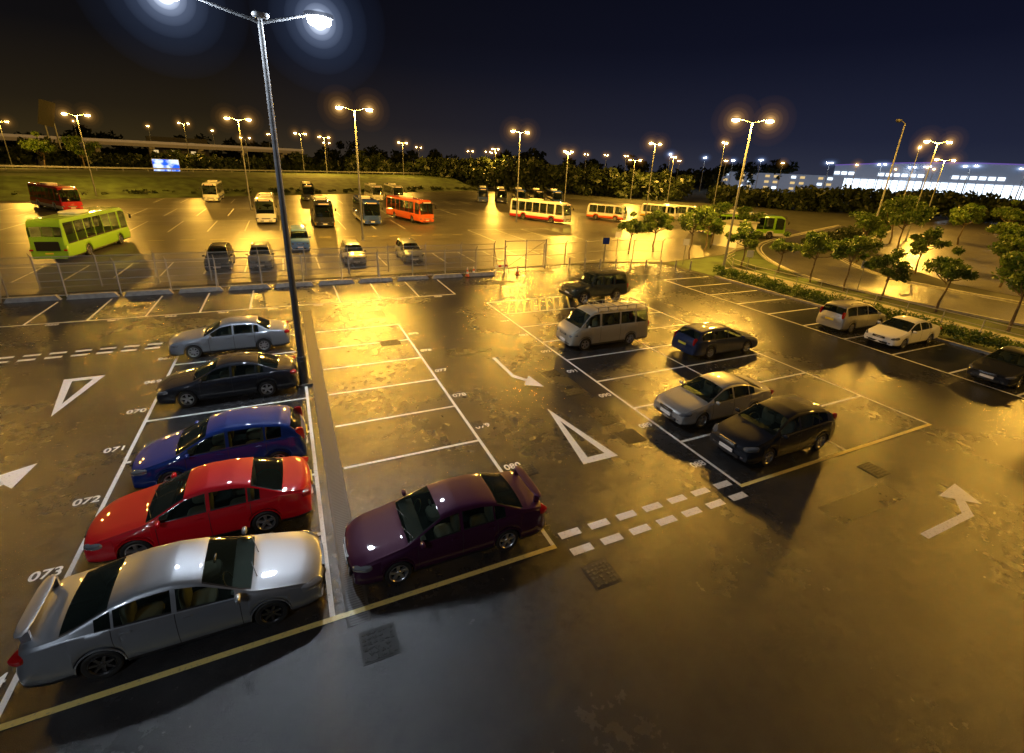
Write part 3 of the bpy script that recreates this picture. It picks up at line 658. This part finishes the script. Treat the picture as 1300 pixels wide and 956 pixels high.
# ------------------------------------------------------------------ vegetation
def leaves_np(centers,size,n_each,rad,flat=.8):
    C=np.repeat(np.asarray(centers,float),n_each,axis=0); N=len(C)
    d=rng.normal(size=(N,3)); d/=np.linalg.norm(d,axis=1)[:,None]; r=rng.random(N)**.45
    rr=np.repeat(np.broadcast_to(np.asarray(rad,float),(len(centers),)),n_each)
    C=C+d*(r*rr)[:,None]*np.array([1,1,flat])
    a=rng.normal(size=(N,3)); a/=np.linalg.norm(a,axis=1)[:,None]; b=np.cross(a,rng.normal(size=(N,3))); b/=np.linalg.norm(b,axis=1)[:,None]
    s=size*(.6+.8*rng.random(N))[:,None]
    return np.stack([C-a*s,C-b*s*.5,C+a*s,C+b*s*.5],1).reshape(-1,3)
def leafmesh(name,V,mats,extra=None,mi=0):
    n=len(V)//4; v=[tuple(x) for x in V.tolist()]; f=[(4*i,4*i+1,4*i+2,4*i+3) for i in range(n)]; m=[mi]*n
    me=bpy.data.meshes.new(name)
    if extra:
        o=len(v); v+=extra.v; f+=[[i+o for i in q] for q in extra.f]; m+=[mats.index(extra.mats[k]) for k in extra.m]
    me.from_pydata(v,[],f)
    for mm in mats: me.materials.append(mm)
    me.polygons.foreach_set('material_index',m); me.update(); return me
def tree_mesh(seed,h=4.2,cr=1.6):
    random.seed(seed); mb=MB()
    p=Vector((0,0,0)); r=.09
    for k in range(4):
        q=p+Vector((random.uniform(-.12,.12),random.uniform(-.12,.12),h*.16)); mb.tube(p,q,r,r*.82,M_BARK,7,False); p=q;r*=.82
    cs=[]
    for k in range(9):
        a=2*math.pi*k/9+random.random(); e=random.uniform(.2,1.2); l=cr*random.uniform(.7,1.15)
        base=Vector((0,0,h*random.uniform(.42,.66))); q=base+Vector((math.cos(a)*math.cos(e)*l,math.sin(a)*math.cos(e)*l,math.sin(e)*l))
        mid=(base+q)/2+Vector((0,0,-.1)); mb.tube(base,mid,.04,.028,M_BARK,5,False); mb.tube(mid,q,.028,.012,M_BARK,5,False)
        cs+= [q,(mid+q)/2+Vector((random.uniform(-.3,.3),random.uniform(-.3,.3),random.uniform(0,.3)))]
    cs.append(Vector((0,0,h*.95)))
    V=leaves_np([tuple(c) for c in cs],.12,130,np.array([random.uniform(.35,.62)*cr/1.6 for _ in cs]))
    return leafmesh('tree_mesh',V,[M_LEAF,M_BARK],mb)
TM=[tree_mesh(s,h,c) for s,h,c in((1,4.0,1.5),(2,4.6,1.8),(3,3.6,1.4),(9,4.3,1.5))]
for i,(x,y,s) in enumerate(((37,34.2,1.2),(38.1,29.8,1.1),(40,24.9,1.1),(41.6,22.0,.95),(41.0,18.4,1.0),(40.5,15.2,.95),(40.7,12.5,1.0),(41.2,9.1,1.0),(40.8,5,1.15),(40.6,.5,1.1),(40.5,-4,1.1),(33,33.5,1.),(44,33.5,1.1),(57,24,1.2),(56.5,18,1.1),(58,12,1.2),(58,5,1.15),(66,25,1.4),(72,30,1.5),(80,33,1.5),(60,0,1.3),(66,12,1.2),(74,18,1.2),(84,22,1.3),(92,30,1.4),(50,38,1.1),(47,35.5,1.),(-60,175,2.5),(-52,178,2.6),(82,12,1.3),(96,16,1.4),(105,30,1.5),(58,40,1.1))):
    inst('roadside_tree',TM[i%4],(x,y,0),i*1.3,(s,s,s*(.92+.16*((i*37)%10)/10)))
cs=[];rd=[]
for i in range(230):
    y=-28+i*.223; cs.append((34.6+random.uniform(-.35,.5),y,.45+random.uniform(-.1,.2))); rd.append(random.uniform(.4,.6))
V=leaves_np(cs,.09,110,np.array(rd),.85); V[:,2]=np.maximum(V[:,2],.02)
o=bpy.data.objects.new('hedge',leafmesh('hedge',V,[M_LEAF])); COL.objects.link(o)
def treeline(name,path,h,depth,ncl,nl,size,rad):
    cs=[];rd=[]; P_=[Vector(p) for p in path]; Ls=[(b-a).length for a,b in zip(P_[:-1],P_[1:])]; T_=sum(Ls)
    for _ in range(ncl):
        t=random.random()*T_; i=0
        while t>Ls[i] and i<len(Ls)-1: t-=Ls[i]; i+=1
        p=P_[i].lerp(P_[i+1],t/Ls[i]); d=(P_[i+1]-P_[i]).normalized(); n=Vector((-d.y,d.x))
        hh=h*(.72+.28*math.sin(p.x*.13+p.y*.07)*math.sin(p.x*.031+1)+.15*random.random())
        p=p+n*random.uniform(0,depth); cs.append((p.x,p.y,random.uniform(.05,1)**.8*hh)); rd.append(random.uniform(.6,1.2)*rad)
    V=leaves_np(cs,size,nl,np.array(rd)); V[:,2]=np.maximum(V[:,2],-.02)
    o=bpy.data.objects.new(name,leafmesh(name,V,[M_LEAFD])); COL.objects.link(o)
treeline('treeline',[(22,182),(60,156),(90,128),(108,104)],11.5,14,480,60,.8,2.4)
treeline('treeline',[(-190,215),(-90,200),(-20,195),(30,190)],7.5,18,540,60,.85,2.6)
treeline('treeline',[(112,100),(128,78),(150,56),(170,20)],6.0,14,440,60,.65,2.0)
treeline('treeline',[(-200,330),(0,330),(150,260),(260,180)],15,14,450,50,1.4,4)
treeline('shrubs',[(-70,90),(-40,96),(-8,111),(30,131),(60,147)],1.0,3,200,50,.3,.7)
treeline('shrubs',[(62,30),(80,37),(104,46)],1.5,3,160,60,.3,.8)
mb=MB(); base=[(-200,60),(-70,85.5),(-40,92.5),(-8,108.5),(30,130),(60,146)]
for i in range(len(base)-1):
    for (d0,z0),(d1,z1) in zip([(0,0),(4,.8),(14,3.0),(26,3.6)],[(4,.8),(14,3.0),(26,3.6),(80,2.0)]):
        a,b=base[i],base[i+1]; nx,ny=-.42,.9
        mb.add([(a[0]+nx*d0,a[1]+ny*d0,z0),(b[0]+nx*d0,b[1]+ny*d0,z0),(b[0]+nx*d1,b[1]+ny*d1,z1),(a[0]+nx*d1,a[1]+ny*d1,z1)],[(0,1,2,3)],M_GRASS)
mb.obj('grass_bank')
mb=MB()
for i in range(len(base)-1):
    a,b=base[i],base[i+1]; A=(a[0]-.42*26,a[1]+23.4);B=(b[0]-.42*26,b[1]+23.4)
    mb.box(((A[0]+B[0])/2,(A[1]+B[1])/2,4.25),(math.hypot(B[0]-A[0],B[1]-A[1]),.1,.3),M_STEEL,rz=math.atan2(B[1]-A[1],B[0]-A[0]))
    n=int(math.hypot(B[0]-A[0],B[1]-A[1])/4)
    for k in range(n): mb.box((A[0]+(B[0]-A[0])*k/n,A[1]+(B[1]-A[1])*k/n,3.85),(.12,.12,.7),M_STEEL)
mb.obj('guard_rail',smooth=False)

# ------------------------------------------------------------------ far coach-park markings
mk=MB()
for row,(x0,x1,y0,y1) in enumerate(((-38,26,33,38.2),(-38,14,56,66),(-34,34,72,82),(-20,44,92,101),(22,34,44,54))):
    n=int((x1-x0)/ (2.6 if row==0 else 3.6))
    for i in range(n+1):
        x=x0+(x1-x0)*i/n; mk.line((x,y0),(x,y1),.12,.004,M_MARK)
    mk.line((x0,y1),(x1,y1),.12,.0065,M_MARK)
for k in range(26): mk.line((-36+k*2.6,50),(-36+k*2.6+1.3,50),.14,.004,M_YMARK)
mk.obj('coach_park_markings',smooth=False)
mk=MB()
for i in range(24): mk.line((66+i*2.6,-6+i*.3),(64.5+i*2.6,-1+i*.3),.12,.003,M_MARK)
mk.obj('side_lot_markings',smooth=False)

# ------------------------------------------------------------------ background structures
mb=MB(); A=Vector((-130,240));B=Vector((10,282)); n=8; ang=math.atan2(B.y-A.y,B.x-A.x); Ld=(B-A).length; mid=(A+B)/2
M_PARA=pmat('viaduct_parapet_glow',(.38,.36,.32),.7,emis=(1,.66,.34),estr=.09)  # faint warm emission paints lamplight onto the parapet
M_DECK=pmat('viaduct_deck_glow',(.25,.24,.21),.7,emis=(1,.6,.3),estr=.03)  # weaker emission puts the same lamplight into the deck
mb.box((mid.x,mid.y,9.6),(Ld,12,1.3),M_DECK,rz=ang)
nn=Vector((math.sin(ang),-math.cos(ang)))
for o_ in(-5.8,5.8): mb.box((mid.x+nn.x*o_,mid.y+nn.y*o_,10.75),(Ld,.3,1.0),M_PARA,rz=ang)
for i in range(n):
    p=A.lerp(B,(i+.5)/n); mb.tube((p.x,p.y,0),(p.x,p.y,8.4),1.0,.9,M_CONC,12); mb.box((p.x,p.y,8.6),(2,9,.8),M_CONC,rz=ang)
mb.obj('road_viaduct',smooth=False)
for i in range(6):
    p=A.lerp(B,(i+.4)/6); inst('added_fill_lamp',LV,(p.x,p.y,10.25),ang+PI/2)
M_SCR,nt,out=newmat('billboard_face'); e=nt.nodes.new('ShaderNodeEmission'); geo=nt.nodes.new('ShaderNodeNewGeometry'); nz=nt.nodes.new('ShaderNodeTexNoise'); nz.inputs['Scale'].default_value=.6
nt.links.new(geo.outputs['Position'],nz.inputs['Vector']); cr=nt.nodes.new('ShaderNodeValToRGB'); cr.color_ramp.elements[0].position=.42; cr.color_ramp.elements[0].color=(.02,.12,.9,1); cr.color_ramp.elements[1].position=.6; cr.color_ramp.elements[1].color=(.75,.9,1,1)
nt.links.new(nz.outputs[0],cr.inputs[0]); nt.links.new(cr.outputs[0],e.inputs[0]); e.inputs[1].default_value=1.3; nt.links.new(e.outputs[0],out.inputs[0])
mb=MB(); mb.box((0,0,3.2),(6,.4,3.6),M_STEEL); mb.box((0,-.22,3.2),(5.7,.05,3.3),M_SCR)
for x in(-2,2): mb.tube((x,0,-1),(x,0,1.4),.2,.2,M_STEEL,8)
mb.obj('illuminated_billboard',(-27.5,152,1.0),.1,smooth=False)
mb=MB(); mb.box((0,0,18),(4,.6,8),M_CONCD,ry=.25)
for x in(-1.2,1.2): mb.tube((x,0,0),(x,0,15),.3,.3,M_STEEL,8)
mb.obj('billboard_pylon',(-70,219,0),.2,smooth=False)
M_WALL=pmat('hall_wall_glow',(.25,.26,.30),.6,emis=(.40,.55,.85),estr=.16)  # bluish light put into the walls as faint emission
M_WIN=emat('hall_windows',(.74,.87,1),2.4); M_PUR=emat('purple_light_strip',(.34,.22,.85),.4); M_WARMW=emat('warm_windows',(1,.7,.3),.8)
mb=MB(); W_=120
for i in range(12):
    t0=i/12;t1=(i+1)/12; z=lambda t:14.5+4*math.sin(math.pi*(t*.8+.1)); x0=-W_/2+W_*t0;x1=-W_/2+W_*t1
    mb.add([(x0,-20,0),(x1,-20,0),(x1,-20,z(t1)),(x0,-20,z(t0)),(x0,25,0),(x1,25,0),(x1,25,z(t1)),(x0,25,z(t0))],[(0,1,2,3),(3,2,6,7),(4,7,6,5)],M_WALL)
    mb.add([(x0,-22,z(t0)+.3),(x1,-22,z(t1)+.3),(x1,-22,z(t1)-.3),(x0,-22,z(t0)-.3)],[(0,1,2,3)],M_PUR)
    for k in range(3):
        xx=x0+W_/36*(k+.5); mb.box((xx,-20.2,5.6),(2.9,.3,7),M_WIN)
        if i%3!=1: mb.box((xx,-20.2,11.8),(2.5,.3,1.5),M_WIN)
mb.add([(-W_/2,-20,0),(-W_/2,25,0),(-W_/2,25,15),(-W_/2,-20,15)],[(0,1,2,3)],M_WALL)
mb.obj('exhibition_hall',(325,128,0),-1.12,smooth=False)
mb=MB(); mb.box((0,0,5),(60,20,10),M_WALL)
for i in range(14):
    for z in(2.5,5.5,8.5):
        if (i*7+int(z))%3: mb.box((-28+i*4.3,-10.1,z),(2.2,.3,1.2),M_WARMW if (i+int(z))%4 else M_WIN)
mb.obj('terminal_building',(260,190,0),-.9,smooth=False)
mb=MB(); mb.box((0,0,7),(26,14,14),M_CONCD)
for i in range(6):
    for z in(3,7,11): mb.box((-10+i*4,-7.1,z),(2.2,.2,1.4),M_WARMW if (i+z)%2 else M_TRIM)
mb.obj('office_block',(-48,310,0),.2,smooth=False)
mb=MB(); mb.box((0,0,1.4),(5,3,2.8),M_WPLAS); mb.box((0,0,2.88),(5.4,3.4,.16),M_CONC); mb.box((-1,-1.52,1.6),(1.4,.05,1.0),M_GLASS); mb.box((1.4,-1.52,1.1),(.9,.05,2.1),P['bblue']); mb.obj('site_office',(52,36.5,0),.3,smooth=False)

# ------------------------------------------------------------------ world
w=bpy.data.worlds.new('World'); scene.world=w; w.use_nodes=True; nt=w.node_tree; nt.nodes.clear(); N=nt.nodes.new; Lk=nt.links.new
out=N('ShaderNodeOutputWorld'); bg=N('ShaderNodeBackground'); tc=N('ShaderNodeTexCoord'); sx=N('ShaderNodeSeparateXYZ'); Lk(tc.outputs['Generated'],sx.inputs[0])
def ramp(stops):
    c=N('ShaderNodeValToRGB'); el=c.color_ramp.elements
    el[0].position=stops[0][0]; el[0].color=(*stops[0][1],1); el[1].position=stops[-1][0]; el[1].color=(*stops[-1][1],1)
    for p_,q in stops[1:-1]: k=el.new(p_); k.color=(*q,1)
    Lk(sx.outputs[2],c.inputs[0]); return c
rl=ramp([(0,(.036,.024,.008)),(.06,(.017,.012,.006)),(.16,(.005,.0045,.005)),(.35,(.002,.0021,.004)),(.8,(.0015,.0015,.0035))])
rr=ramp([(0,(.026,.031,.056)),(.06,(.014,.017,.038)),(.2,(.0048,.006,.017)),(.4,(.0022,.0026,.0075)),(.8,(.0016,.0016,.0045))])
mx=N('ShaderNodeMix'); mx.data_type='RGBA'; mr=N('ShaderNodeMapRange'); mr.inputs[1].default_value=-.1; mr.inputs[2].default_value=.9; Lk(sx.outputs[0],mr.inputs[0])
Lk(mr.outputs[0],mx.inputs[0]); Lk(rl.outputs[0],mx.inputs[6]); Lk(rr.outputs[0],mx.inputs[7]); Lk(mx.outputs[2],bg.inputs[0]); bg.inputs[1].default_value=1.0; Lk(bg.outputs[0],out.inputs[0])

# ------------------------------------------------------------------ camera
f,th,ro,ps,H=600.76,.3572,.0453,.4449,8.55
cd=bpy.data.cameras.new('camera'); cam=bpy.data.objects.new('camera',cd); COL.objects.link(cam); scene.camera=cam
F=Vector((math.sin(ps)*math.cos(th),math.cos(ps)*math.cos(th),-math.sin(th))); R0=Vector((math.cos(ps),-math.sin(ps),0)); U0=R0.cross(F)
c,s=math.cos(ro),math.sin(ro)
Rr=R0*c+U0*s*1.0; Ur=U0*c-R0*s
M=Matrix(((Rr.x,Ur.x,-F.x,.0473),(Rr.y,Ur.y,-F.y,-7.5245),(Rr.z,Ur.z,-F.z,H),(0,0,0,1)))
cam.matrix_world=M
cd.sensor_width=36; cd.sensor_fit='HORIZONTAL'; cd.lens=36*f/1300; cd.shift_y=-45/1300; cd.clip_end=6000; cd.clip_start=.1
scene.view_settings.view_transform='Standard'; scene.view_settings.look='None'; scene.view_settings.exposure=0
